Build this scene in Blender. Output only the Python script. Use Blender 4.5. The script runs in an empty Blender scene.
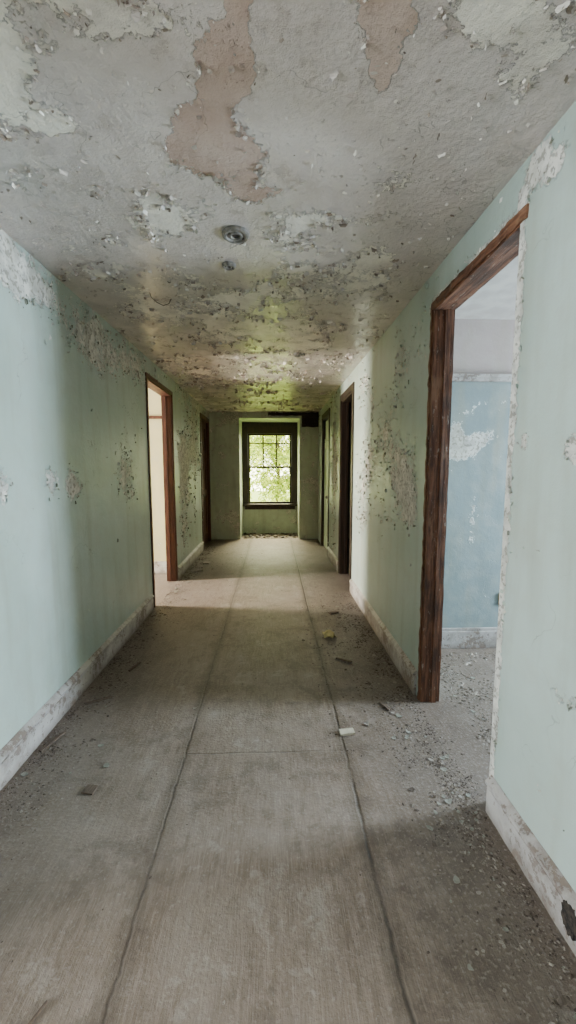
import bpy, bmesh, math, random
from mathutils import Vector, Matrix, noise
random.seed(7)
XL, XR, H, T = -1.3, 0.95, 2.64, 0.115
YE, YW = 8.6, 9.5
COL = bpy.context.scene.collection

# ---------------------------------------------------------------- helpers
def link(o):
    COL.objects.link(o); return o
def meshobj(name, verts, faces, mat=None, smooth=False):
    me = bpy.data.meshes.new(name); me.from_pydata(verts, [], faces); me.update()
    if mat: me.materials.append(mat)
    if smooth:
        me.polygons.foreach_set('use_smooth', [True]*len(me.polygons))
    return link(bpy.data.objects.new(name, me))
def structure(o): o["kind"] = "structure"; return o
def thing(o, label, cat, group=None):
    o["label"] = label; o["category"] = cat
    if group: o["group"] = group
    return o
def empty(name, loc=(0,0,0)):
    e = bpy.data.objects.new(name, None); e.location = loc; e.empty_display_size = .1
    return link(e)
def parent(c, p):
    c.parent = p; c.matrix_parent_inverse = Matrix.Translation(-Vector(p.location)); return c

BOXF = [(0,3,2,1),(4,5,6,7),(0,1,5,4),(1,2,6,5),(2,3,7,6),(3,0,4,7)]
def boxdata(a, b, vs, fs):
    x0,y0,z0 = a; x1,y1,z1 = b; k = len(vs)
    vs += [(x0,y0,z0),(x1,y0,z0),(x1,y1,z0),(x0,y1,z0),(x0,y0,z1),(x1,y0,z1),(x1,y1,z1),(x0,y1,z1)]
    fs += [tuple(i+k for i in f) for f in BOXF]
def boxes(name, lst, mat, bevel=0):
    vs, fs = [], []
    for a,b in lst: boxdata(a,b,vs,fs)
    o = meshobj(name, vs, fs, mat)
    if bevel:
        m = o.modifiers.new('b','BEVEL'); m.width = bevel; m.segments = 2
    return o
def rough_box(name, a, b, mat, step=.03, amp=.003, sc=14):
    """box subdivided and worn: every vertex displaced by noise"""
    a = Vector(a); b = Vector(b); bm = bmesh.new()
    d = b-a; n = [max(1, min(90, int(round(c/step)))) for c in d]
    def face(o, u, v, nu, nv):
        g = [[bm.verts.new(o+u*(i/nu)+v*(j/nv)) for j in range(nv+1)] for i in range(nu+1)]
        for i in range(nu):
            for j in range(nv):
                bm.faces.new((g[i][j], g[i+1][j], g[i+1][j+1], g[i][j+1]))
    dx, dy, dz = Vector((d.x,0,0)), Vector((0,d.y,0)), Vector((0,0,d.z))
    face(a, dy, dx, n[1], n[0]); face(a+dz, dx, dy, n[0], n[1])
    face(a, dx, dz, n[0], n[2]); face(a+dy, dz, dx, n[2], n[0])
    face(a, dz, dy, n[2], n[1]); face(a+dx, dy, dz, n[1], n[2])
    bmesh.ops.remove_doubles(bm, verts=bm.verts, dist=1e-5)
    for v in bm.verts:
        p = v.co
        v.co = p + Vector((noise.noise(p*sc), noise.noise(p*sc+Vector((9,3,1))), noise.noise(p*sc+Vector((2,7,5)))))*amp
    me = bpy.data.meshes.new(name); bm.to_mesh(me); bm.free()
    me.materials.append(mat)
    return link(bpy.data.objects.new(name, me))

def sm(x): x = max(0, min(1, x)); return x*x*(3-2*x)
def fb(x,y,z,s,o=4): return noise.fractal(Vector((x*s,y*s,z*s)), .8, 2.0, o)
def blob(u,v,l):
    t = 0
    for (cu,cv,ru,rv,a) in l:
        q = ((u-cu)/ru)**2+((v-cv)/rv)**2
        if q < 6: t += a*math.exp(-q)
    return t

def frange(a,b,s):
    n = max(1, int(round((b-a)/s))); return [a+(b-a)*i/n for i in range(n+1)]
def ygrid(a, b, ratio, near=.9, extra=()):
    ys = frange(a, near, .12) if a < near else [a]
    y = ys[-1]
    while y < b-1e-6:
        y = min(b, y + max(.006, y*ratio)); ys.append(y)
    ys = [q for q in ys if all(abs(q-e) > .004 for e in extra)] + list(extra)
    return sorted(set(ys))
def surf(name, us, vs, fco, ffield, mat, holes=(), flip=False):
    """dense relief surface carrying two peel fields as attributes"""
    nu, nv = len(us), len(vs); co = []; A = []; B = []
    for u in us:
        for v in vs:
            a, b, d = ffield(u, v); co.append(fco(u, v, d)); A.append(a); B.append(b)
    fs = []
    for i in range(nu-1):
        uc = (us[i]+us[i+1])/2
        for j in range(nv-1):
            vc = (vs[j]+vs[j+1])/2
            if any(h[0] < uc < h[1] and h[2] < vc < h[3] for h in holes): continue
            q = (i*nv+j, (i+1)*nv+j, (i+1)*nv+j+1, i*nv+j+1)
            fs.append(q[::-1] if flip else q)
    o = meshobj(name, co, fs, mat, True)
    for nm, arr in (('peel', A), ('pale', B)):
        at = o.data.attributes.new(nm, 'FLOAT', 'POINT'); at.data.foreach_set('value', arr)
    return o
def join_boxes(o, lst):
    """add the solid body of the wall behind its relief face"""
    bm = bmesh.new(); bm.from_mesh(o.data)
    vs, fs = [], []
    for a,b in lst: boxdata(a,b,vs,fs)
    V = [bm.verts.new(v) for v in vs]
    for f in fs: bm.faces.new([V[i] for i in f])
    bm.to_mesh(o.data); bm.free()

# ---------------------------------------------------------------- materials
class M:
    def __init__(s, name, rough=.7, spec=.4):
        s.m = bpy.data.materials.new(name); s.m.use_nodes = True
        s.t = s.m.node_tree; s.b = s.t.nodes['Principled BSDF']
        s.b.inputs['Roughness'].default_value = rough
        s.b.inputs['Specular IOR Level'].default_value = spec
        s.co = s.n('ShaderNodeTexCoord').outputs['Object']
    def n(s, typ, ins=None, **pr):
        nd = s.t.nodes.new(typ)
        for k,v in pr.items(): setattr(nd, k, v)
        for k,v in (ins or {}).items(): s.set(nd.inputs[k], v)
        return nd
    def set(s, sock, v):
        if hasattr(v, 'is_output'): s.t.links.new(v, sock)
        elif isinstance(v, tuple) and len(v) == 3 and sock.type == 'RGBA': sock.default_value = (*v, 1)
        else: sock.default_value = v
    def math(s, op, a, b=0., c=None):
        ins = {0:a, 1:b}
        if c is not None: ins[2] = c
        return s.n('ShaderNodeMath', ins, operation=op).outputs[0]
    def noise(s, scale, det=4, stretch=None, rough=.55, dist=0, off=None):
        co = s.co
        if stretch or off:
            mp = s.n('ShaderNodeMapping', {'Vector': co})
            if stretch: mp.inputs['Scale'].default_value = stretch
            if off: mp.inputs['Location'].default_value = off
            co = mp.outputs[0]
        return s.n('ShaderNodeTexNoise', {'Vector': co, 'Scale': scale, 'Detail': det, 'Roughness': rough, 'Distortion': dist}).outputs['Fac']
    def ramp(s, v, a, b, c=0., d=1.):
        return s.n('ShaderNodeMapRange', {'Value': v, 'From Min': a, 'From Max': b, 'To Min': c, 'To Max': d}).outputs[0]
    def mix(s, f, a, b, bt='MIX'):
        nd = s.n('ShaderNodeMix', data_type='RGBA', blend_type=bt)
        s.set(nd.inputs[0], f); s.set(nd.inputs[6], a); s.set(nd.inputs[7], b); return nd.outputs[2]
    def bump(s, h, strength=.5, dist=.01, nrm=None):
        nd = s.n('ShaderNodeBump', {'Height': h, 'Strength': strength, 'Distance': dist})
        if nrm: s.set(nd.inputs['Normal'], nrm)
        return nd.outputs[0]
    def attr(s, nm): return s.n('ShaderNodeAttribute', attribute_name=nm).outputs['Fac']
    def crack(s, scale, width, warp=3.):
        w = s.n('ShaderNodeTexNoise', {'Vector': s.co, 'Scale': warp, 'Detail': 4.}).outputs['Color']
        v = s.n('ShaderNodeVectorMath', {0: s.co, 1: w}, operation='ADD').outputs[0]
        d = s.n('ShaderNodeTexVoronoi', {'Vector': v, 'Scale': scale}, feature='DISTANCE_TO_EDGE').outputs[0]
        return s.math('LESS_THAN', d, width)
    def out(s, col, nrm=None, rough=None):
        s.set(s.b.inputs['Base Color'], col)
        if nrm: s.set(s.b.inputs['Normal'], nrm)
        if rough is not None: s.set(s.b.inputs['Roughness'], rough)
        return s.m

def paint_wall(name, paint, paint2, plaster=(.66,.62,.57), split=None, stain=.4):
    k = M(name, .45, .4)
    big = k.noise(1.3, 4, dist=.5); fine = k.noise(38, 5, rough=.68); mid = k.noise(9, 4)
    col = k.mix(k.ramp(big, .35, .65), paint, paint2)
    if split:
        z = k.n('ShaderNodeSeparateXYZ', {0: k.co}).outputs[2]
        col = k.mix(k.math('GREATER_THAN', z, split[0]), col, split[1])
    col = k.mix(k.math('MULTIPLY', k.ramp(mid, .45, .75), .3), col, (.36,.35,.30))
    v = k.math('ADD', k.attr('peel'), k.math('MULTIPLY', k.math('SUBTRACT', fine, .5), .9))
    v = k.math('ADD', v, k.math('MULTIPLY', k.math('SUBTRACT', mid, .5), .4))
    mask = k.ramp(v, .5, .515)
    pl = k.mix(k.ramp(k.noise(14, 4), .4, .6), plaster, tuple(c*.7 for c in plaster))
    edge = k.math('MULTIPLY', k.ramp(v, .44, .5), k.math('SUBTRACT', 1., mask))
    col = k.mix(k.math('MULTIPLY', edge, .5), col, (.68,.69,.65))
    col = k.mix(mask, col, pl)
    dark = k.math('MULTIPLY', k.ramp(v, .5, .54), k.ramp(k.noise(45, 4, off=(3,3,3)), .54, .58))
    col = k.mix(k.math('MULTIPLY', dark, .6), col, (.13,.11,.085))
    crack = k.math('MULTIPLY', k.crack(1.1, .0022), k.ramp(k.noise(1.7, 2, off=(5,5,5)), .53, .63))
    col = k.mix(k.math('MULTIPLY', crack, .45), col, (.14,.14,.12))
    st = k.noise(2.2, 4, stretch=(3,3,.35), off=(3,1,2))
    col = k.mix(k.math('MULTIPLY', k.ramp(st, .50, .75), stain), col, (.24,.22,.155))
    h = k.math('ADD', k.math('MULTIPLY', mask, -1.), k.math('MULTIPLY', edge, .8))
    h = k.math('ADD', h, k.math('MULTIPLY', fine, .4))
    h = k.math('SUBTRACT', h, k.math('MULTIPLY', crack, .8))
    return k.out(col, k.bump(h, .65, .008), k.ramp(mask, 0, 1, .40, .9))

def ceiling_mat():
    k = M('ceiling_paint', .4, .5)
    fine = k.noise(42, 6, rough=.68); mid = k.noise(7, 6, rough=.62); big = k.noise(1.6, 4, dist=.7)
    paint = k.mix(k.ramp(big, .35, .65), (.66,.57,.54), (.56,.475,.45))
    paint = k.mix(k.math('MULTIPLY', k.ramp(mid, .5, .68), .5), paint, (.72,.64,.60))
    paint = k.mix(k.math('MULTIPLY', k.ramp(mid, .46, .36), .3), paint, (.44,.355,.32))
    fa = k.math('SUBTRACT', fine, .5); mi = k.math('SUBTRACT', mid, .5)
    vp = k.math('ADD', k.math('ADD', k.attr('pale'), k.math('MULTIPLY', fa, 1.0)), k.math('MULTIPLY', mi, .9))
    vb = k.math('ADD', k.math('ADD', k.attr('peel'), k.math('MULTIPLY', fa, .7)), k.math('MULTIPLY', mi, .8))
    mp, mb = k.ramp(vp, .5, .508), k.ramp(vb, .5, .508)
    n5 = k.noise(5, 5, off=(4,4,4))
    pale = k.mix(k.ramp(n5, .46, .64), (.86,.78,.69), (.66,.58,.52))
    brown = k.mix(k.ramp(n5, .4, .62), (.48,.335,.275), (.56,.42,.36))
    ep = k.math('MULTIPLY', k.ramp(vp, .46, .5), k.math('SUBTRACT', 1., mp))
    eb = k.math('MULTIPLY', k.ramp(vb, .45, .5), k.math('SUBTRACT', 1., mb))
    col = k.mix(k.math('MULTIPLY', ep, .45), paint, (.24,.18,.15))
    col = k.mix(mp, col, pale)
    col = k.mix(k.math('MULTIPLY', eb, .6), col, (.76,.70,.64))
    col = k.mix(mb, col, brown)
    sp = k.noise(28, 6, off=(8,2,1), rough=.7)
    spots = k.math('MULTIPLY', k.ramp(sp, .63, .65), k.ramp(k.noise(2.2, 3, off=(2,5,1)), .45, .6))
    col = k.mix(k.math('MULTIPLY', spots, .5), col, (.24,.18,.145))
    crk = k.math('MULTIPLY', k.crack(1.6, .0035), k.ramp(k.noise(2.5, 2, off=(5,5,5)), .46, .53))
    col = k.mix(k.math('MULTIPLY', crk, .5), col, (.20,.155,.13))
    h = k.math('ADD', k.math('MULTIPLY', mp, 1.), k.math('MULTIPLY', mb, 1.6))
    h = k.math('SUBTRACT', h, k.math('ADD', k.math('MULTIPLY', ep, 1.6), k.math('MULTIPLY', eb, 2.)))
    h = k.math('MULTIPLY', h, -1.)
    h = k.math('ADD', h, k.math('MULTIPLY', fine, 1.))
    h = k.math('SUBTRACT', h, k.math('MULTIPLY', k.math('ADD', spots, crk), .8))
    r = k.math('ADD', k.ramp(mid, .3, .7, .24, .42), k.math('MULTIPLY', k.math('MAXIMUM', mp, mb), .3))
    # old oil paint skin: glossy where it still holds
    skin = k.math('MULTIPLY', k.math('SUBTRACT', 1., k.math('MAXIMUM', k.math('MAXIMUM', mb, k.math('MULTIPLY', mp, .7)), spots)), k.ramp(k.noise(4, 5, off=(7,7,7)), .38, .56))
    k.set(k.b.inputs['Coat Weight'], k.math('MULTIPLY', skin, .9))
    k.b.inputs['Coat Roughness'].default_value = .12
    k.set(k.b.inputs['Coat Normal'], k.bump(k.math('ADD', k.math('MULTIPLY', mid, 1.), k.math('MULTIPLY', fine, .3)), .35, .012))
    return k.out(col, k.bump(h, .8, .010), r)

def floor_mat():
    k = M('floor_sheeting', .6, .35)
    sx = k.n('ShaderNodeSeparateXYZ', {0: k.co}); x, y = sx.outputs[0], sx.outputs[1]
    wob = k.math('MULTIPLY', k.math('SUBTRACT', k.noise(1.2, 3, off=(1,9,2)), .5), .05)
    xw = k.math('ADD', x, wob)
    wobf = k.math('MULTIPLY', k.math('SUBTRACT', k.noise(14, 5), .5), .024)
    xs = k.math('ADD', k.math('ADD', x, wobf), k.math('MULTIPLY', wob, .35))
    def seam(c, pos, w): return k.ramp(k.math('ABSOLUTE', k.math('SUBTRACT', c, pos)), w*.3, w*1.6, 1., 0.)
    s = k.math('MULTIPLY', seam(xs, -.465, .005), .7); s2 = seam(xs, .375, .0065)
    inner = k.math('MULTIPLY', k.math('GREATER_THAN', x, -.465), k.math('LESS_THAN', x, .375))
    yw = k.math('ADD', y, wobf)
    cr = k.math('MULTIPLY', seam(yw, 2.03, .005), inner)
    sm_ = k.math('MAXIMUM', k.math('MAXIMUM', s, s2), k.math('MULTIPLY', cr, .6))
    sm_ = k.math('MULTIPLY', sm_, k.ramp(k.noise(5, 4, off=(2,2,7)), .35, .6, .3, .95))
    soft = k.math('MAXIMUM', seam(xw, -.465, .035), seam(xw, .375, .035))
    grain = k.noise(6, 6, stretch=(5,.8,1), rough=.7, dist=1.0)
    g2 = k.noise(34, 5, stretch=(6,.28,1), rough=.68)
    blot = k.noise(1.7, 6, dist=.6, rough=.68); spk = k.noise(70, 3); b2 = k.noise(4.5, 7, rough=.78, off=(6,1,3))
    col = k.mix(k.ramp(grain, .38, .66), (.180,.132,.104), (.270,.212,.176))
    col = k.mix(k.math('MULTIPLY', k.ramp(g2, .48, .60), .42), col, (.125,.092,.072))
    col = k.mix(k.math('MULTIPLY', k.ramp(g2, .43, .35), .4), col, (.36,.305,.265))
    col = k.mix(k.math('MULTIPLY', k.ramp(blot, .42, .64), .55), col, (.315,.260,.225))
    col = k.mix(k.math('MULTIPLY', k.ramp(b2, .51, .60), .5), col, (.105,.076,.059))
    col = k.mix(k.math('MULTIPLY', k.ramp(b2, .43, .38), .45), col, (.37,.32,.283))
    col = k.mix(k.math('MULTIPLY', k.ramp(spk, .60, .68), .35), col, (.38,.34,.305))
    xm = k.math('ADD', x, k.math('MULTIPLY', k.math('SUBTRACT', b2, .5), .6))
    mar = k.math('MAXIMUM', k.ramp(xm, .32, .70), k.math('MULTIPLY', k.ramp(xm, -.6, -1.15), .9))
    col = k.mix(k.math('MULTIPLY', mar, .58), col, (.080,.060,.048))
    col = k.mix(k.math('MULTIPLY', k.math('MULTIPLY', k.ramp(spk, .55, .63), k.math('ADD', mar, .1)), .55), col, (.25,.212,.185))
    col = k.mix(k.math('MULTIPLY', soft, .45), col, (.085,.062,.047))
    col = k.mix(k.math('MULTIPLY', sm_, .75), col, (.04,.03,.023))
    h = k.math('SUBTRACT', k.math('ADD', k.math('MULTIPLY', grain, .4), k.math('MULTIPLY', spk, .8)), k.math('MULTIPLY', sm_, 1.2))
    h = k.math('ADD', h, k.math('ADD', k.math('MULTIPLY', g2, .45), k.math('MULTIPLY', b2, 1.4)))
    return k.out(col, k.bump(h, .65, .007), k.ramp(blot, .3, .7, .36, .56))

def simple(name, c1, c2, scale=12, rough=.7, stretch=None, bs=.3, spec=.4, lo=.4, hi=.62):
    k = M(name, rough, spec); n1 = k.noise(scale, 5, stretch=stretch)
    return k.out(k.mix(k.ramp(n1, lo, hi), c1, c2), k.bump(k.noise(scale*3, 4, stretch=stretch), bs, .004))
def wood_mat(name, stretch, st2):
    k = M(name, .6, .3); g = k.noise(16, 6, stretch=stretch, rough=.6); b = k.noise(6, 6, stretch=st2, rough=.7, off=(3,2,8))
    col = k.mix(k.ramp(g, .38, .64), (.070,.026,.014), (.21,.092,.050))
    col = k.mix(k.math('MULTIPLY', k.ramp(b, .5, .62), .65), col, (.032,.018,.013))
    col = k.mix(k.math('MULTIPLY', k.ramp(b, .42, .36), .4), col, (.30,.17,.10))
    col = k.mix(k.math('MULTIPLY', k.ramp(k.noise(22, 5, stretch=st2, rough=.7), .62, .66), .55), col, (.38,.32,.27))
    return k.out(col, k.bump(k.math('ADD', g, b), .7, .006))
def island_mat(name, cols, rough=.6):
    k = M(name, rough); r = k.n('ShaderNodeNewGeometry').outputs['Random Per Island']
    cr = k.n('ShaderNodeValToRGB', {0: r}); e = cr.color_ramp
    e.interpolation = 'CONSTANT'
    for i,c in enumerate(cols):
        if i < 2: q = e.elements[i]; q.position = i/len(cols)
        else: q = e.elements.new(i/len(cols))
        q.color = (*c, 1)
    return k.out(cr.outputs[0], k.bump(k.noise(60, 3), .3, .002))

MW = paint_wall('aqua_wall_paint', (.415,.480,.445), (.350,.415,.375))
ME = paint_wall('peeling_end_wall_paint', (.60,.66,.54), (.50,.56,.45), plaster=(.78,.76,.68))
MR = paint_wall('blue_room_paint', (.185,.222,.230), (.145,.178,.186), plaster=(.50,.48,.45), split=(2.19, (.30,.245,.235)), stain=.4)
MY = paint_wall('cream_room_paint', (.52,.44,.25), (.46,.39,.22))
MC = ceiling_mat(); MF = floor_mat()
MPL = simple('bare_plaster', (.40,.36,.34), (.32,.285,.27), 6)
MWOOD = wood_mat('worn_red_brown_wood', (5,5,.3), (2,2,.6)); MWOODH = wood_mat('worn_red_brown_wood_flat', (4,.3,4), (2,.6,2))
MRED = simple('red_brown_varnish', (.060,.020,.012), (.105,.036,.020), 9, .45, (6,6,.5), .3)
MDK = simple('dark_stained_wood', (.018,.012,.009), (.045,.024,.016), 9, .45, (6,6,.5), .3)
MHOLE_SHADE = simple('rotten_void_and_shade', (.010,.008,.007), (.055,.040,.030), 60, .95, None, .8)  # holes and rot, also the boxes that stand for shadow at the end wall
def base_mat(name, f=1.):
    k = M(name, .5); n1 = k.noise(26, 5, rough=.7); n2 = k.noise(4, 4)
    z = k.n('ShaderNodeSeparateXYZ', {0: k.co}).outputs[2]
    v = k.math('ADD', n1, k.math('MULTIPLY', k.math('SUBTRACT', n2, .5), .8))
    mk = k.ramp(v, .57, .60)
    c = lambda *a: tuple(q*f for q in a)
    col = k.mix(k.ramp(n2, .4, .65), c(.45,.415,.40), c(.33,.295,.28))
    col = k.mix(k.math('MULTIPLY', k.ramp(k.noise(9, 6, rough=.72), .47, .62), .6), col, c(.20,.165,.145))
    col = k.mix(k.math('MULTIPLY', k.ramp(k.math('ADD', z, k.math('MULTIPLY', n1, .05)), .08, .03), .6), col, c(.15,.115,.095))
    col = k.mix(k.math('MULTIPLY', mk, .75), col, c(.17,.12,.095))
    return k.out(col, k.bump(k.math('SUBTRACT', k.math('MULTIPLY', n1, .3), mk), .6, .005))
MB = base_mat('chipped_white_trim'); MBG = base_mat('dusty_grey_trim', .75)
MGD = simple('pale_green_door_paint', (.54,.60,.46), (.46,.52,.39), 5, .5)
MMET = simple('dull_grey_metal', (.16,.14,.125), (.34,.31,.29), 30, .55)
MFLK = island_mat('ceiling_flake_paint', [(.68,.60,.56),(.58,.50,.46),(.82,.75,.68),(.42,.335,.29),(.72,.65,.59),(.30,.23,.19)], .5)
MWFL = island_mat('wall_flake_paint', [(.42,.47,.41),(.64,.63,.58),(.52,.49,.43),(.22,.22,.17)], .5)
MCR = island_mat('debris_crumbs', [(.15,.12,.10),(.085,.064,.050),(.26,.225,.195),(.065,.048,.037),(.12,.094,.077),(.20,.17,.145),(.10,.075,.06)], .9)

# ---------------------------------------------------------------- fields
R1 = (1.64, 2.50, 2.45); R2 = (4.9, 5.72, 2.42); R3 = (6.95, 7.85, 2.42)
L1 = (4.38, 5.42, 2.44); L2 = (7.55, 8.4, 2.42)
R0 = (-1.3, .75, 2.3); L0 = (-1.3, 1.0, 2.3)
LB = [(2.02,2.52,.16,.13,.75),(2.35,2.48,.28,.08,.5),(2.02,1.40,.08,.12,.5),(2.45,1.44,.09,.10,.45),(2.72,1.38,.13,.14,.5),
      (3.7,1.5,.35,.35,.34),(6.05,1.5,.35,.7,.45),(6.8,1.9,.5,.5,.35),(4.0,2.4,.8,.15,.3),(3.1,1.7,.15,.5,.2),(5.9,.6,.3,.2,.3),(3.0,2.35,.5,.15,.25)]
RB = [(1.55,2.57,.08,.07,.85),(1.44,2.50,.05,.05,.5),(1.53,1.60,.035,.05,.6),(1.28,1.56,.05,.06,.65),(2.95,1.36,.26,.28,.5),(2.75,1.2,.14,.2,.35),
      (3.3,1.75,.4,.35,.32),(3.9,1.5,.6,.7,.28),(4.4,1.2,.4,.5,.25),(3.0,2.3,.4,.25,.25),(4.2,2.3,.6,.25,.3),(6.3,1.6,.4,.8,.4),(1.2,.75,.12,.05,.4)]
def wl(y, z):
    f = .12+.20*fb(XL,y,z,2.6)+.10*fb(3,y,z,9,3)+.24*sm((z-2.25)/.36)*sm((y-1.2))+.17*sm((y-4.8)/2)+blob(y,z,LB)
    return f, 0., .0035*fb(7,y,z,2.2,3)+.0015*fb(1,y,z,20,3)
def wr(y, z):
    f = .10+.20*fb(XR,y+20,z,2.6)+.10*fb(8,y,z,9,3)+.14*sm((z-2.35)/.3)+.17*sm((y-4.8)/2)+blob(y,z,RB)
    # raw plaster exposed where the casing was pulled off
    if z < R1[2]+.10:
        d = R1[0]-y
        if -.02 < d < .10: f = max(f, 1.05-abs(max(0,d))/.034*.45+.16*fb(4,y,z,6,3))
    if R1[0]-.06 < y < R1[1]+.05 and z > R1[2]-.02: f = max(f, .8-(z-R1[2])/.035*.3+.12*fb(4,y,z,9,3))
    return f, 0., .0035*fb(17,y,z,2.2,3)+.0015*fb(11,y,z,20,3)
CBR = [(-.105,1.08,.055,.14,1.),(-.15,1.28,.065,.10,.9),(-.19,1.45,.10,.14,.95),(-.16,1.66,.18,.13,.85),(-.30,1.60,.06,.16,.6),(-.10,1.84,.14,.08,.6),
       (.29,1.12,.075,.16,1.),(.32,1.30,.05,.08,.7)]
CPL = [(-.66,1.10,.26,.17,.95),(-.86,1.38,.22,.17,.95),(-.70,1.54,.14,.07,.6),(-.35,1.20,.16,.05,.55),(.74,1.26,.11,.13,.85),(.54,1.13,.12,.08,.8),
       (-1.0,1.9,.2,.2,.3),(.14,2.10,.18,.14,.55),(-.9,2.35,.25,.25,.35),(.38,2.0,.25,.10,.4),(.35,2.6,.3,.3,.38),(-.5,3.2,.4,.5,.36),(.2,3.8,.5,.5,.33),(-.1,2.9,.3,.3,.3),
       (-.3,5,.9,1,.25),(.45,1.75,.2,.12,.3),(-.45,2.0,.2,.25,.4),(.6,2.3,.2,.3,.3),(-.8,1.75,.2,.12,.3)]
def cf(x, y):
    w = .07*fb(x,y,1,4,4); u = x+w; v = y+w*1.2
    br = blob(u,v,CBR)+.15*fb(x,y,5,7,4)-.05+.08*sm((y-3)/2)
    pa = .10+.30*fb(x,y,3,2.4,5)+.12*fb(x,y,9,9,3)+.9*blob(u,v,CPL)+.18*sm((y-1.9)/1.3)
    return br, pa, .005*fb(x,y,13,1.8,3)+.0018*fb(x,y,2,14,3)

def opening(d): return (d[0], d[1], -1, d[2])
zs = lambda ops: sorted(set(frange(0, H, .0115)+[o[2] for o in ops]))
def solid(ops, x0, x1, y0, y1):
    res = []; y = y0
    for o in sorted(ops):
        if o[0] > y: res.append(((x0,y,0),(x1,o[0],H)))
        res.append(((x0,o[0],o[2]),(x1,o[1],H))); y = o[1]
    res.append(((x0,y,0),(x1,y1,H))); return res
opsR, opsL = [R0,R1,R2,R3], [L0,L1,L2]
ex = lambda ops: [v for o in ops for v in o[:2]]
wall_right = structure(surf('wall_right', ygrid(-3, YE, .009, 1.0, ex(opsR)), zs(opsR), lambda y,z,d: (XR-.002-abs(d)*.6, y, z), wr, MW, [opening(o) for o in opsR], flip=True))
join_boxes(wall_right, solid(opsR, XR+.004, XR+T, -3, YE))
wall_left = structure(surf('wall_left', ygrid(-3, YE, .009, 1.0, ex(opsL)), zs(opsL), lambda y,z,d: (XL+.002+abs(d)*.6, y, z), wl, MW, [opening(o) for o in opsL]))
join_boxes(wall_left, solid(opsL, XL-T, XL-.004, -3, YE))
ceil = structure(surf('ceiling', frange(XL, XR, .008), ygrid(-3, YE, .0075), lambda x,y,d: (x, y, H+d), cf, MC, flip=False))
if ceil.data.polygons[0].normal.z > 0: ceil.data.flip_normals()
structure(boxes('ceiling', [((-5.2,-3.2,H+.03),(4.6,YE+1.3,H+.2)), ((XL-3.7,-3,H+.001),(XL-T,YE,H+.03)), ((XR+T,-3,H+.001),(4.3,YE,H+.03)), ((-1.0,YE,H-.05),(1.0,YW+.1,H+.03))], MPL))
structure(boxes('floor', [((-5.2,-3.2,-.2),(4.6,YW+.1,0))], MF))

# end wall with deep window recess
WX0, WX1, WS, WT = -.69, .555, .67, 2.42
def wend(x, z):
    f = .38+.26*fb(x,4,z,3)+.1*fb(x,8,z,10,3); return f, 0., .003*fb(x,4,z,3,3)
we = structure(surf('wall_end', sorted(set(frange(XL,XR,.02)+[WX0,WX1])), zs([(0,0,2.52)]), lambda x,z,d: (x, YE-.002-abs(d), z), wend, ME, [(WX0,WX1,-1,2.52)]))
if we.data.polygons[0].normal.y > 0: we.data.flip_normals()
join_boxes(we, [((-5,YE+.004,0),(WX0,YW+.1,H)), ((WX1,YE+.004,0),(4.4,YW+.1,H)), ((WX0,YE+.004,2.52),(WX1,YW+.1,H))])
wu = structure(surf('wall_window', frange(WX0,WX1,.02), frange(0,WS-.03,.02), lambda x,z,d: (x, YW-.12-abs(d), z), wend, ME))
if wu.data.polygons[0].normal.y > 0: wu.data.flip_normals()
join_boxes(wu, [((WX0,YW-.115,0),(WX1,YW+.1,WS-.03)), ((WX0,YW-.05,WT),(WX1,YW+.1,2.52))])
# shadow under the ceiling at the end wall, built as dark rough boxes
structure(rough_box('shade_strip', (.60,8.50,2.34), (XR-.015,8.592,H-.01), MHOLE_SHADE, .03, .022, 9))
structure(rough_box('shade_strip', (-.10,8.54,2.57), (.62,8.592,H-.01), MHOLE_SHADE, .03, .018, 9))

# side rooms
def roomwall(name, x0, x1, y, mat, fld, facing=-1):
    o = surf(name, frange(x0,x1,.02), frange(0,H,.02), lambda x,z,d: (x, y-.002-abs(d), z), fld, mat)
    if o.data.polygons[0].normal.y > 0: o.data.flip_normals()
    join_boxes(o, [((x0,y+.004,0),(x1,y+.12,H))]); return structure(o)
RRB = [(1.50,1.64,.09,.08,1.0),(1.46,1.77,.05,.09,.75),(1.62,1.70,.10,.06,.5),(1.75,1.75,.15,.06,.4),(1.62,1.2,.03,.5,.25),(1.3,1.3,.1,.3,.25),(1.8,2.0,.3,.1,.25)]
def wrr(x,z):
    return .15+.24*fb(x,2,z,3)+.1*fb(x,3,z,9,3)+blob(x,z,RRB), 0., .003*fb(x,1,z,3,3)
roomwall('wall_side_room', XR+T, 4.2, 3.25, MR, wrr)
roomwall('wall_sunny_room', -4.8, XL-T, 5.8, MY, lambda x,z: (.15+.2*fb(x,2,z,3),0.,0.))
def holed(name, x0, x1, y0, y1, holes, mat):
    res = []; y = y0
    for a,b,s,t in sorted(holes):
        res += [((x0,y,0),(x1,a,H)), ((x0,a,0),(x1,b,s)), ((x0,a,t),(x1,b,H))]; y = b
    res.append(((x0,y,0),(x1,y1,H))); return structure(boxes(name, res, mat))
holed('wall_outer_right', 4.2, 4.4, -3, YE, [(-1.4,.5,.6,2.3),(1.95,2.9,.7,2.4)], MR)
holed('wall_outer_left', -5.0, -4.8, -3, YE, [(-1.6,.2,.6,2.3),(4.4,5.5,.7,2.4)], MY)
structure(boxes('wall_partition', [((XR+T,1.15,0),(4.2,1.27,H))], MR))
structure(boxes('wall_partition', [((-4.8,1.4,0),(XL-T,1.52,H))], MY))
structure(boxes('wall_back', [((-5,-3.2,0),(4.4,-3,H))], MW))
structure(boxes('trim_1', [((XR+T,3.215,2.17),(4.2,3.249,2.205)), ((XR+T,3.205,2.20),(4.2,3.249,2.225))], MBG, .004))
structure(boxes('baseboard_side_room', [((XR+T,3.225,0),(4.2,3.249,.15)), ((XR+T,3.232,.15),(4.2,3.249,.175))], MBG, .004))
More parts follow.
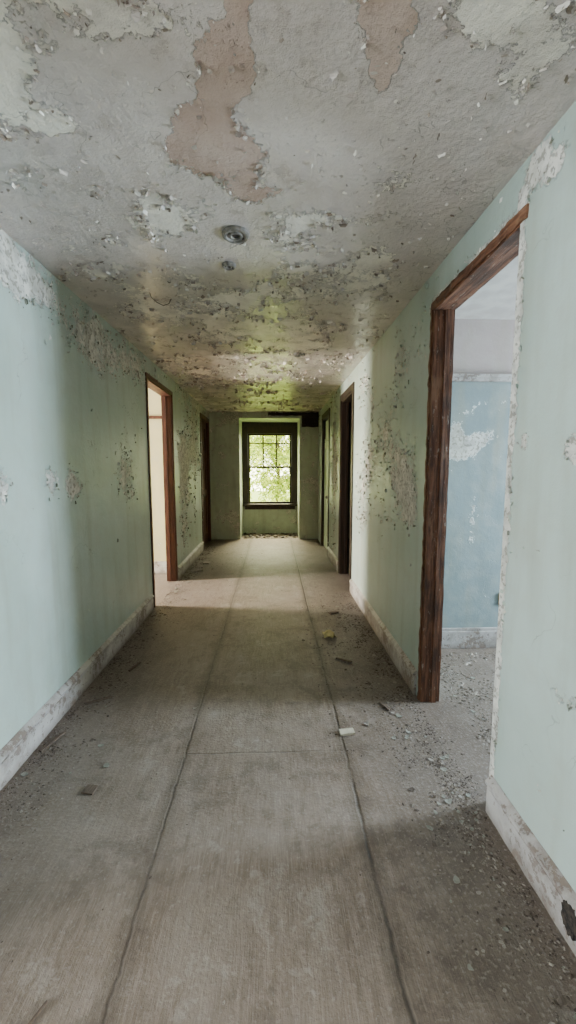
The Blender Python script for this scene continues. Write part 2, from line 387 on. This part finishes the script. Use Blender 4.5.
structure(boxes('trim_4', [((-4.8,5.765,2.17),(XL-T,5.799,2.21))], MRED, .004))
structure(boxes('baseboard_sunny_room', [((-4.8,5.775,0),(XL-T,5.799,.16)), ((-4.8,5.783,.16),(XL-T,5.799,.18))], MB, .004))

# baseboards
def baseboard(name, side, y0, y1):
    s = 1 if side == 'L' else -1; X = XL if side == 'L' else XR
    prof = [(.004,0),(.022,0),(.022,.118),(.015,.122),(.015,.130),(.030,.134),(.030,.148),(.014,.163),(.004,.172)]
    ys = frange(y0, y1, .03); vs = []; fs = []; n = len(prof)
    for y in ys:
        for (d,z) in prof:
            k = .0025*noise.noise(Vector((y*14, z*20, 3)))
            vs.append((X+s*(d+k if d > .005 else d), y, z+(k if z > .1 else 0)))
    for i in range(len(ys)-1):
        for j in range(n-1):
            a = i*n+j; q = (a, a+n, a+n+1, a+1); fs.append(q if s < 0 else q[::-1])
    fs.append(tuple(range(n))); fs.append(tuple(range((len(ys)-1)*n, len(ys)*n))[::-1])
    return structure(meshobj(name, vs, fs, MB))
for a,b in ((.80,R1[0]-.02),(R1[1]+.05,R2[0]-.08),(R2[1]+.08,R3[0]-.08)): baseboard('baseboard_right','R',a,b)
for a,b in ((1.05,L1[0]-.08),(L1[1]+.08,L2[0]-.08)): baseboard('baseboard_left','L',a,b)
# ragged rotten break in the near baseboard
vs = []; n = 40
for j in range(n):
    a = 2*math.pi*j/n; r = .85+.35*noise.noise(Vector((math.cos(a)*2.3, math.sin(a)*2.3, 4)))+random.uniform(-.1,.1)
    for xx in (XR-.0330, XR-.020): vs.append((xx, 1.105+.040*r*math.cos(a), .10+.06*r*math.sin(a)))
fs = [tuple(2*j for j in range(n))[::-1]]+[(2*j,2*j+1,(2*j+3)%(2*n),(2*j+2)%(2*n)) for j in range(n)]
structure(meshobj('trim_3', vs, fs, MHOLE_SHADE))

# ---------------------------------------------------------------- doorways
def frame(name, side, op, mat, mh, face=.05, proud=.012, rough=.002, casing=True, th=.03, recess=0):
    s = 1 if side == 'R' else -1; X = XR if side == 'R' else XL
    x0, x1 = sorted((X-s*proud*.3, X+s*(T+.002))); y0,y1,t = op
    xr0, xr1 = sorted((X+s*recess, X+s*(T+.002)))
    e = structure(empty(name, (X, (y0+y1)/2, 0)))
    for i,(a,b) in enumerate(((y0,y0+th),(y1-th,y1))):
        q = (xr0, xr1) if i == 0 and recess else (x0, x1)
        parent(rough_box('jamb', (q[0],a,0), (q[1],b,t), mat, .03, rough), e)
    parent(rough_box('head_jamb', (x0,y0,t-th), (x1,y1,t), mh, .03, rough), e)
    xs0, xs1 = sorted((X+s*.06, X+s*.09))
    parent(rough_box('door_stop', (xs0,y1-th-.012,0), (xs1,y1-th+.002,t-th), mat, .04, .001), e)
    if casing:
        c0, c1 = sorted((X-s*proud*1.4, X-s*.002))
        for a,b in ((y0-face,y0+.008),(y1-.008,y1+face)):
            parent(rough_box('casing', (c0,a,0), (c1,b,t+face), mat, .03, rough*.6), e)
        parent(rough_box('head_casing', (c0,y0-face,t-.008), (c1,y1+face,t+face), mh, .03, rough*.6), e)
    return e
d1 = frame('door_1','R',R1,MWOOD,MWOODH,casing=False,rough=.003,th=.035,recess=.03)
# remaining strip of casing on the far side and head of the nearest doorway
parent(rough_box('casing', (XR-.012,R1[1]-.012,0), (XR-.002,R1[1]+.010,R1[2]+.015), MWOOD, .012, .007, 24), d1)
parent(rough_box('head_casing', (XR-.012,R1[0]-.05,R1[2]-.026), (XR-.002,R1[1]+.010,R1[2]+.018), MWOODH, .012, .007, 24), d1)
frame('door_2','R',R2,MDK,MDK,.07)
d3 = frame('door_3','R',R3,MDK,MDK,.07)
frame('door_4','L',L1,MRED,MRED,.03)
d5 = frame('door_5','L',L2,MRED,MRED,.06)
def leaf(e, side, op, mat, transom):
    s = 1 if side == 'R' else -1; X = XR if side == 'R' else XL
    y0,y1,t = op; y0 += .032; y1 -= .032; top = 1.98 if transom else t-.035
    xa, xb = sorted((X+s*.03, X+s*.07)); lst = []
    lst += [((xa,y0,.01),(xb,y0+.11,top)), ((xa,y1-.11,.01),(xb,y1,top))]
    for z0,z1 in ((.01,.22),(.95,1.08),(top-.12,top)): lst.append(((xa,y0+.11,z0),(xb,y1-.11,z1)))
    xp, xq = sorted((X+s*.045, X+s*.06))
    lst += [((xp,y0+.11,.22),(xq,y1-.11,.95)), ((xp,y0+.11,1.08),(xq,y1-.11,top-.12))]
    parent(boxes('door_leaf', lst, mat, .003), e)
    bm = bmesh.new(); bmesh.ops.create_uvsphere(bm, u_segments=16, v_segments=10, radius=.028)
    bmesh.ops.create_cone(bm, cap_ends=True, segments=16, radius1=.03, radius2=.012, depth=.05, matrix=Matrix.Translation((s*.035,0,0)) @ Matrix.Rotation(-s*math.pi/2,4,'Y'))
    me = bpy.data.meshes.new('door_knob'); bm.to_mesh(me); bm.free(); me.materials.append(MMET)
    o = link(bpy.data.objects.new('door_knob', me)); o.location = (X-s*.02, y0+.06, 1.0); parent(o, e)
    if transom:
        parent(boxes('transom', [((xa,y0,top+.01),(xb,y1,top+.06)), ((xp,y0,top+.06),(xq,y1,t-.05))], mat, .003), e)
leaf(d3,'R',R3,MGD,True); leaf(d5,'L',L2,MRED,False)

# ---------------------------------------------------------------- end window
win = structure(empty('window_1', ((WX0+WX1)/2, YW-.06, 0)))
yf0, yf1 = YW-.16, YW-.04
fr = [((WX0,yf0,WS),(WX0+.13,yf1,WT)), ((WX1-.13,yf0,WS),(WX1,yf1,WT)), ((WX0+.13,yf0,WT-.15),(WX1-.13,yf1,WT)), ((WX0,yf0+.02,WT),(WX1,yf1,2.52))]
parent(boxes('window_frame', fr, MDK, .006), win)
parent(boxes('window_sill', [((WX0-.0,YW-.24,WS-.03),(WX1,yf1,WS+.02)), ((WX0+.05,YW-.17,WS-.11),(WX1-.05,YW-.135,WS-.03))], MDK, .006), win)
gx0, gx1, gz0, gz1 = WX0+.13, WX1-.13, WS+.02, WT-.15
mid = 1.52
def sash(name, z0, z1, y, cols):
    st = .042; l = [((gx0,y,z0),(gx0+st,y+.03,z1)), ((gx1-st,y,z0),(gx1,y+.03,z1)), ((gx0+st,y,z0),(gx1-st,y+.03,z0+.045)), ((gx0+st,y,z1-.04),(gx1-st,y+.03,z1))]
    for i in range(1, cols):
        xc = gx0+st+(gx1-gx0-2*st)*i/cols; l.append(((xc-.016,y+.004,z0+.045),(xc+.016,y+.026,z1-.04)))
    if cols > 1:
        zc = z1-.045-.17; l.append(((gx0+st,y+.006,zc-.013),(gx1-st,y+.024,zc+.013)))
    parent(boxes(name, l, MDK, .003), win)
sash('upper_sash', mid-.02, gz1, YW-.09, 3); sash('lower_sash', gz0, mid+.02, YW-.125, 1)

# ---------------------------------------------------------------- ceiling fittings
def ceiling_box(x, y, r, label):
    bm = bmesh.new(); seg = 28
    prof = [(r*.30,.0),(r*.34,-.010),(r*.45,-.010),(r*.50,-.003),(r*.66,-.003),(r*.72,-.011),(r*.86,-.012),(r,-.006),(r*1.02,.006)]
    rings = []
    for rr,z in prof:
        rings.append([bm.verts.new((rr*math.cos(2*math.pi*i/seg), rr*math.sin(2*math.pi*i/seg), z)) for i in range(seg)])
    for a,b in zip(rings, rings[1:]):
        for i in range(seg): bm.faces.new((a[i], a[(i+1)%seg], b[(i+1)%seg], b[i]))
    bm.faces.new(rings[0])
    me = bpy.data.meshes.new('mounting_ring'); bm.to_mesh(me); bm.free(); me.materials.append(MMET)
    e = empty('ceiling_light_base', (x,y,H-.004)); thing(e, label, 'ceiling fixture')
    o = link(bpy.data.objects.new('mounting_ring', me)); o.parent = e
    bm = bmesh.new(); bmesh.ops.create_cone(bm, cap_ends=True, segments=20, radius1=r*.28, radius2=r*.3, depth=.004, matrix=Matrix.Translation((0,0,-.003)))
    me = bpy.data.meshes.new('socket_hole'); bm.to_mesh(me); bm.free(); me.materials.append(MHOLE_SHADE)
    o = link(bpy.data.objects.new('socket_hole', me)); o.parent = e
    for k in range(2):
        sp = boxes('screw', [((-.005,-.005,-.010),(.005,.005,-.001))], MHOLE_SHADE, .002); sp.parent = e
        a = .6+math.pi*k; sp.location = (r*.58*math.cos(a), r*.58*math.sin(a), 0)
    return e
ceiling_box(-.176, 2.15, .068, 'round grey metal light base on the peeling ceiling')
ceiling_box(-.243, 2.46, .038, 'small round metal socket plate on the peeling ceiling')
ceiling_box(.27, 4.28, .06, 'round metal light base on the mottled ceiling')
pts = [Vector(p) for p in ((-.80,2.84,H+.004),(-.79,2.845,H-.03),(-.76,2.86,H-.055),(-.72,2.875,H-.07),(-.68,2.86,H-.062),(-.66,2.84,H-.04))]
vs, fs = [], []
for i,p in enumerate(pts):
    t = (pts[min(i+1,5)]-pts[max(i-1,0)]).normalized(); a = t.orthogonal().normalized(); b = t.cross(a)
    for j in range(6): vs.append(p+(a*math.cos(j*math.pi/3)+b*math.sin(j*math.pi/3))*.003)
for i in range(5):
    for j in range(6): fs.append((i*6+j, i*6+(j+1)%6, (i+1)*6+(j+1)%6, (i+1)*6+j))
thing(meshobj('hanging_wire', vs, fs, MDK, True), 'short dark wire hanging from the peeling ceiling', 'wire')

ou = thing(empty('wall_outlet', (1.90,3.247,.42)), 'small brass outlet box on the blue wall', 'outlet')
o = boxes('outlet_box', [((-.03,-.012,-.05),(.03,0,.05)), ((-.018,-.016,.008),(.018,-.012,.036)), ((-.018,-.016,-.036),(.018,-.012,-.008))], simple('old_brass', (.45,.28,.08), (.16,.09,.03), 20), .002); o.parent = ou

# ---------------------------------------------------------------- curled flakes (uncountable)
def flake(vs, fs, p, t1, t2, n, L, W, lift, curl):
    k = len(vs); nu, nv = 3, 2
    for i in range(nu+1):
        u = i/nu
        du = L*u*math.cos(lift+curl*u*.5); dn = L*u*math.sin(lift+curl*u*.5)
        w = W*(1-.55*abs(u-.4)**1.2)*random.uniform(.6,1.2)
        for j in range(nv+1):
            s = (j/nv-.5)*w
            vs.append(p+t1*(du+random.uniform(-.18,.18)*L)+t2*s+n*(dn+.0005))
    for i in range(nu):
        for j in range(nv):
            a = k+i*(nv+1)+j; fs.append((a,a+1,a+nv+2,a+nv+1))
def flakes(name, count, sampler, nvec, ta, tb, mat, size):
    vs, fs = [], []; c = 0; tries = 0
    while c < count and tries < count*80:
        tries += 1
        r = sampler()
        if r is None: continue
        p, s = r; an = random.uniform(0, 2*math.pi)
        t1 = ta*math.cos(an)+tb*math.sin(an); t2 = nvec.cross(t1)
        L = size[0]+(size[1]-size[0])*random.random()**2; L *= s
        flake(vs, fs, p, t1, t2, nvec, L, L*random.uniform(.8,2.4), random.uniform(.1,1.0), random.uniform(-.4,1.6)); c += 1
    o = meshobj(name, vs, fs, mat); o["kind"] = "stuff"
    return o
def near_edge(f, w=.10, t=.5): return math.exp(-((f-t)/w)**2)
def cs():
    y = .9*math.exp(random.random()*math.log(YE/.9)); x = random.uniform(XL+.03, XR-.03)
    br, pa, d = cf(x,y); pr = max(near_edge(br,.05,.48), .8*near_edge(pa,.06,.47)) + .03
    if random.random() > pr: return None
    return Vector((x,y,H+d-.001)), min(2.4, .50+.22*y)
def ws(fn, X, sgn, ops):
    def g():
        y = 1.0*math.exp(random.random()*math.log(YE)); z = random.uniform(.2, H-.03)
        if any(o[0]-.01 < y < o[1]+.01 and z < o[2]+.02 for o in ops): return None
        f,_,d = fn(y,z)
        if random.random() > near_edge(f,.11,.47): return None
        return Vector((X+sgn*(.003+abs(d)*.6),y,z)), min(2., .7+.15*y)
    return g
thing(flakes('ceiling_paint_flakes', 5600, cs, Vector((0,0,-1)), Vector((1,0,0)), Vector((0,1,0)), MFLK, (.004,.019)), 'curled grey and white paint flakes hanging from the ceiling', 'peeling paint')
thing(flakes('wall_paint_flakes', 1800, ws(wr,XR,-1,opsR), Vector((-1,0,0)), Vector((0,1,0)), Vector((0,0,1)), MWFL, (.004,.016)), 'curled green paint flakes lifting off the corridor wall', 'peeling paint')
thing(flakes('wall_paint_flakes', 1800, ws(wl,XL,1,opsL), Vector((1,0,0)), Vector((0,1,0)), Vector((0,0,1)), MWFL, (.004,.016)), 'curled green paint flakes lifting off the shaded corridor wall', 'peeling paint')

# ---------------------------------------------------------------- floor debris
G = random.gauss; U = random.uniform
def crumbs(name, pts, mat):
    vs, fs = [], []
    ico = [(0,0,1),(.9,0,.3),(.28,.85,.3),(-.72,.52,.3),(-.72,-.52,.3),(.28,-.85,.3)]
    fi = [(0,1,2),(0,2,3),(0,3,4),(0,4,5),(0,5,1),(5,4,3,2,1)]
    for x,y,r in pts:
        k = len(vs); a = U(0,6.28); sx = U(.6,1.8); sz = U(.25,.8)
        for (u,v,w) in ico:
            u *= sx*U(.7,1.2); v *= U(.7,1.2); w = w-.3 if w < .5 else w*.8
            vs.append((x+r*(u*math.cos(a)-v*math.sin(a)), y+r*(u*math.sin(a)+v*math.cos(a)), max(.0003, r*w*sz+(.0003))))
        fs += [tuple(i+k for i in f) for f in fi]
    o = meshobj(name, vs, fs, mat); o["kind"] = "stuff"; return o
def inwall(x, y):
    if x > XR-.035 and not (R1[0]+.06 < y < R1[1]-.06 or x > XR+T+.05): return True
    if x < XL+.035: return True
    if x > XR and (y > 3.15 or y < 1.35): return True
    return False
pts = []
def add(n, fx, fy, fr, test=inwall):
    c = 0
    while c < n:
        x, y = fx(), fy()
        if test(x,y): c += .05; continue
        if fb(x,y,6,5,3)+U(-.4,.4) < 0: c += .02; continue
        pts.append((x,y,fr()*(0.6+.22*y))); c += 1
small = lambda: abs(G(.0022,.0024))+.0010
add(4600, lambda: XR-.03-abs(G(0,.15)), lambda: U(.7,4.8), small, lambda x,y: inwall(x,y) or x > XR)
add(3600, lambda: XL+.035+abs(G(0,.11)), lambda: 1.3*math.exp(U(0,1.8)), small)
add(1300, lambda: G(.84,.09), lambda: G(1.72,.3), small)
add(600, lambda: U(-1.2,.9), lambda: U(.6,8.4), lambda: small()*.7)
add(900, lambda: U(.3,.91), lambda: U(2.0,4.4), small)
pts = [p for p in pts if p[1] < 8.5]
thing(crumbs('debris_crumbs', pts, MCR), 'fine plaster and paint crumbs scattered over the dirty floor', 'debris')
pts = []
add(3600, lambda: XR+T+.07+abs(G(0,.6)), lambda: U(1.4,3.18), lambda: small()*1.5)
pts = [p for p in pts if p[0] > XR+T+.06]
thing(crumbs('debris_crumbs', pts, MCR), 'thick plaster crumbs covering the floor of the blue room', 'debris')
pts = []
add(700, lambda: U(-.64,.5), lambda: U(8.65,9.3), lambda: small()*3)
thing(crumbs('debris_crumbs', pts, MCR), 'dark rubble crumbs below the end window', 'debris')

chipmats = [simple('chip_white', (.31,.275,.245), (.23,.195,.17), 40), simple('chip_grey_brown', (.11,.083,.066), (.075,.056,.044), 40), simple('chip_green', (.20,.205,.175), (.25,.235,.20), 40)]
chipme = []
for i in range(15):
    bm = bmesh.new(); n = random.randint(5,8); top = []; bot = []
    cu_ = U(.1,.5)
    for j in range(n):
        a = 2*math.pi*j/n+U(-.25,.25); r = U(.6,1.15); x, y = r*math.cos(a), r*math.sin(a)*.75
        z = cu_*x*x; bot.append(bm.verts.new((x,y,z))); top.append(bm.verts.new((x,y,z+.12)))
    c0 = bm.verts.new((0,0,0)); c1 = bm.verts.new((0,0,.12))
    for j in range(n):
        k = (j+1)%n; bm.faces.new((top[j],top[k],c1)); bm.faces.new((bot[k],bot[j],c0)); bm.faces.new((bot[j],bot[k],top[k],top[j]))
    me = bpy.data.meshes.new('paint_chip'); bm.to_mesh(me); bm.free(); me.materials.append(chipmats[i%3]); chipme.append(me)
c = 0
while c < 270:
    q = random.random()
    if q < .42: x, y = XR-.05-abs(G(0,.15)), .75+2.4*random.random()
    elif q < .55: x, y = U(1.12,2.0), U(1.75,3.12)
    elif q < .80: x, y = XL+.06+abs(G(0,.10)), U(1.6,7)
    elif q < .86: x, y = U(-1.1,.9), U(.9,4.5)
    else: x, y = G(.84,.05), G(1.68,.12)
    if inwall(x+.03,y) or inwall(x-.03,y): continue
    o = link(bpy.data.objects.new('paint_chip', chipme[c % 15])); s = (.006+.013*random.random()**2)*(.7+.2*y)
    o.scale = (s,s,s); o.location = (x,y,.0005); o.rotation_euler = (0,0,U(0,6.28))
    thing(o, ['curled chip of white ceiling paint on the dirty floor','grey-brown chip of plaster on the dirty floor','pale green chip of wall paint on the dirty floor'][(c%15)%3], 'paint chip', 'paint chips on the corridor floor'); c += 1

def plank(name, x, y, L, W, th, ang, mat, label, cat, tilt=0):
    o = rough_box(name, (-L/2,-W/2,0), (L/2,W/2,th), mat, .012, min(.0025, th*.35), 30)
    o.location = (x,y,.003); o.rotation_euler = (0,tilt,ang); thing(o, label, cat); return o
mcard = simple('pale_card', (.50,.45,.35), (.40,.35,.27), 18)
mlath = simple('old_lath_wood', (.085,.058,.042), (.14,.10,.078), 20, .8, (1,6,1))
plank('cardboard_scrap', .415, 2.17, .085, .045, .012, .1, mcard, 'small pale torn card scrap on the floor sheet', 'scrap')
plank('wood_scrap', -.86, 1.80, .05, .055, .006, 1.4, mlath, 'short grey-brown wood offcut lying on the floor', 'wood scrap')
plank('wood_stick', -.655, 1.0, .06, .006, .004, 1.15, mlath, 'thin dark splinter of wood on the floor', 'wood scrap')
plank('wood_lath', -1.215, 2.15, .16, .018, .008, 1.25, mlath, 'broken brown lath beside the baseboard', 'wood scrap')
plank('wood_lath', -1.13, 2.55, .16, .016, .008, .5, mlath, 'thin broken lath near the baseboard', 'wood scrap')
plank('wood_lath', -1.05, 3.0, .14, .014, .008, 1.3, mlath, 'thin broken lath near the baseboard', 'wood scrap')
plank('wood_lath', .70, 2.42, .10, .018, .008, 2.0, mlath, 'short broken lath by the doorway', 'wood scrap')
plank('wood_lath', .55, 3.05, .13, .016, .008, 2.6, mlath, 'short broken lath on the dusty floor', 'wood scrap')
plank('plaster_scrap', .62, 4.1, .10, .05, .012, .5, mlath, 'brown flat piece of fallen board', 'scrap')
plank('plaster_scrap', -1.12, 5.9, .16, .10, .02, .5, chipmats[0], 'white slab of fallen plaster by the baseboard', 'plaster')
plank('plaster_scrap', -1.05, 6.4, .14, .10, .02, 1.5, chipmats[0], 'white slab of fallen plaster by the baseboard', 'plaster')
bm = bmesh.new(); bmesh.ops.create_grid(bm, x_segments=10, y_segments=10, size=.07)
for v in bm.verts:
    p = v.co.copy(); v.co.z = .02+.028*noise.noise(p*22)+.012*noise.noise(p*60); v.co.x *= .8+.3*noise.noise(p*15)
mz = min(v.co.z for v in bm.verts)
for v in bm.verts: v.co.z -= mz
me = bpy.data.meshes.new('crumpled_paper'); bm.to_mesh(me); bm.free(); me.materials.append(simple('yellowed_paper', (.50,.43,.22), (.40,.33,.16), 20))
o = link(bpy.data.objects.new('crumpled_paper', me)); o.location = (.50,3.52,.001); o.modifiers.new('s','SOLIDIFY').thickness = .001
thing(o, 'crumpled yellowed paper scrap on the floor', 'paper')
for i in range(14):
    x, y, r = -.58+i*.079, 8.72+.35*((i*7)%5)/5, U(.028,.045)
    bm = bmesh.new(); bmesh.ops.create_icosphere(bm, subdivisions=2, radius=r)
    for v in bm.verts: v.co *= 1+.5*noise.noise(v.co*30+Vector((i,0,0))); v.co.z *= .6
    mz = min(v.co.z for v in bm.verts)
    for v in bm.verts: v.co.z -= mz
    me = bpy.data.meshes.new('plaster_lump'); bm.to_mesh(me); bm.free(); me.materials.append([chipmats[1], MDK, mlath][i%3])
    o = link(bpy.data.objects.new('plaster_lump', me)); o.location = (x,y,0)
    thing(o, 'dark lump of rubble below the end window', 'rubble', 'rubble below the window')

# ---------------------------------------------------------------- outdoors
kf = M('sunlit_leaves', .5)
r = kf.n('ShaderNodeNewGeometry').outputs['Random Per Island']
colr = kf.mix(r, (.10,.18,.012), (.62,.68,.10))
kf.set(kf.b.inputs['Base Color'], colr)
tr = kf.n('ShaderNodeBsdfTranslucent', {'Color': colr}); mx = kf.n('ShaderNodeMixShader', {0:.55, 1: kf.b.outputs[0], 2: tr.outputs[0]})
kf.t.links.new(mx.outputs[0], kf.t.nodes['Material Output'].inputs[0])
bark = simple('bark', (.06,.045,.03), (.12,.09,.06), 12)
structure(boxes('ground', [((-25,YW+.3,-1.2),(25,45,-1.0))], simple('grass', (.18,.26,.04), (.28,.36,.07), 3)))
def tree(x, y, h, rad, n, dens=(.05,.10)):
    e = thing(empty('tree', (x,y,-1)), 'leafy green tree outside the end window', 'tree')
    vs, fs = [], []; seg = 10
    for i in range(9):
        t = i/8; rr = .10*(1-.7*t); cx = .15*math.sin(3*t)
        for j in range(seg): vs.append((cx+rr*math.cos(j*2*math.pi/seg), rr*math.sin(j*2*math.pi/seg), h*t))
    for i in range(8):
        for j in range(seg): fs.append((i*seg+j, i*seg+(j+1)%seg, (i+1)*seg+(j+1)%seg, (i+1)*seg+j))
    o = meshobj('trunk', vs, fs, bark, True); o.parent = e
    vs, fs = [], []
    cl = []
    while len(cl) < 36:
        q = Vector((U(-1,1),U(-1,1),U(-1,1)))
        if q.length < 1: cl.append((Vector((q.x*rad*.8,q.y*rad*.8,h*.56+q.z*h*.44)), U(.18,.36)))
    for i in range(n):
        c0, cr = random.choice(cl); q = Vector((G(0,cr),G(0,cr),G(0,cr*.7)))
        if q.length > .6: q *= .6/q.length
        p = c0+q
        a = Vector((G(0,1),G(0,1),G(0,1))).normalized(); b = a.orthogonal().normalized(); L = U(*dens)
        k = len(vs); vs += [p-a*L, p+b*L*.5, p+a*L, p-b*L*.5]; fs.append((k,k+1,k+2,k+3))
    o = meshobj('foliage', vs, fs, kf.m); o.parent = e; o["kind"] = "stuff"
tree(-1.5, 13.0, 5.0, 1.15, 3200); tree(1.6, 14.2, 5.2, 1.2, 3200); tree(.1, 17.6, 5.4, 1.6, 9000)

w = bpy.data.worlds.new('World'); bpy.context.scene.world = w; w.use_nodes = True
bg = w.node_tree.nodes['Background']; bg.inputs[0].default_value = (1,1,.66,1); bg.inputs[1].default_value = 14.0

# ---------------------------------------------------------------- lamps
def area(name, loc, direction, sx, sy, power, col):
    l = bpy.data.lights.new(name, 'AREA'); l.shape = 'RECTANGLE'; l.size = sx; l.size_y = sy; l.energy = power; l.color = col
    o = link(bpy.data.objects.new(name, l)); o.location = loc; o.rotation_euler = Vector(direction).to_track_quat('-Z','Y').to_euler(); return o
area('window_light', (4.45,2.42,1.55), (-1,0,-.05), .65, 1.6, 470, (.64,.84,1))
area('window_light', (-5.05,4.85,1.7), (1,.0,-.12), .6, 1.5, 1050, (1,.95,.82))
area('window_light', (4.45,-.4,1.4), (-1,.1,.2), 1.7, 1.6, 290, (.76,.88,1))
area('window_light', (-5.05,-.7,1.4), (1,.2,.2), 1.7, 1.6, 460, (.74,.87,1))
area('sky_light', (-.07,11.2,4.2), (0,-1,-.95), 2.2, 1.4, 1500, (1,.97,.60))

# ---------------------------------------------------------------- camera
cam = bpy.data.cameras.new('camera'); co = link(bpy.data.objects.new('camera', cam))
cam.sensor_fit = 'VERTICAL'; cam.sensor_height = 36; cam.lens = 410/1024*36; cam.clip_start = .02
co.location = (0,0,1.5); co.rotation_euler = (math.radians(90-6.12), 0, math.radians(-2.1))
bpy.context.scene.camera = co
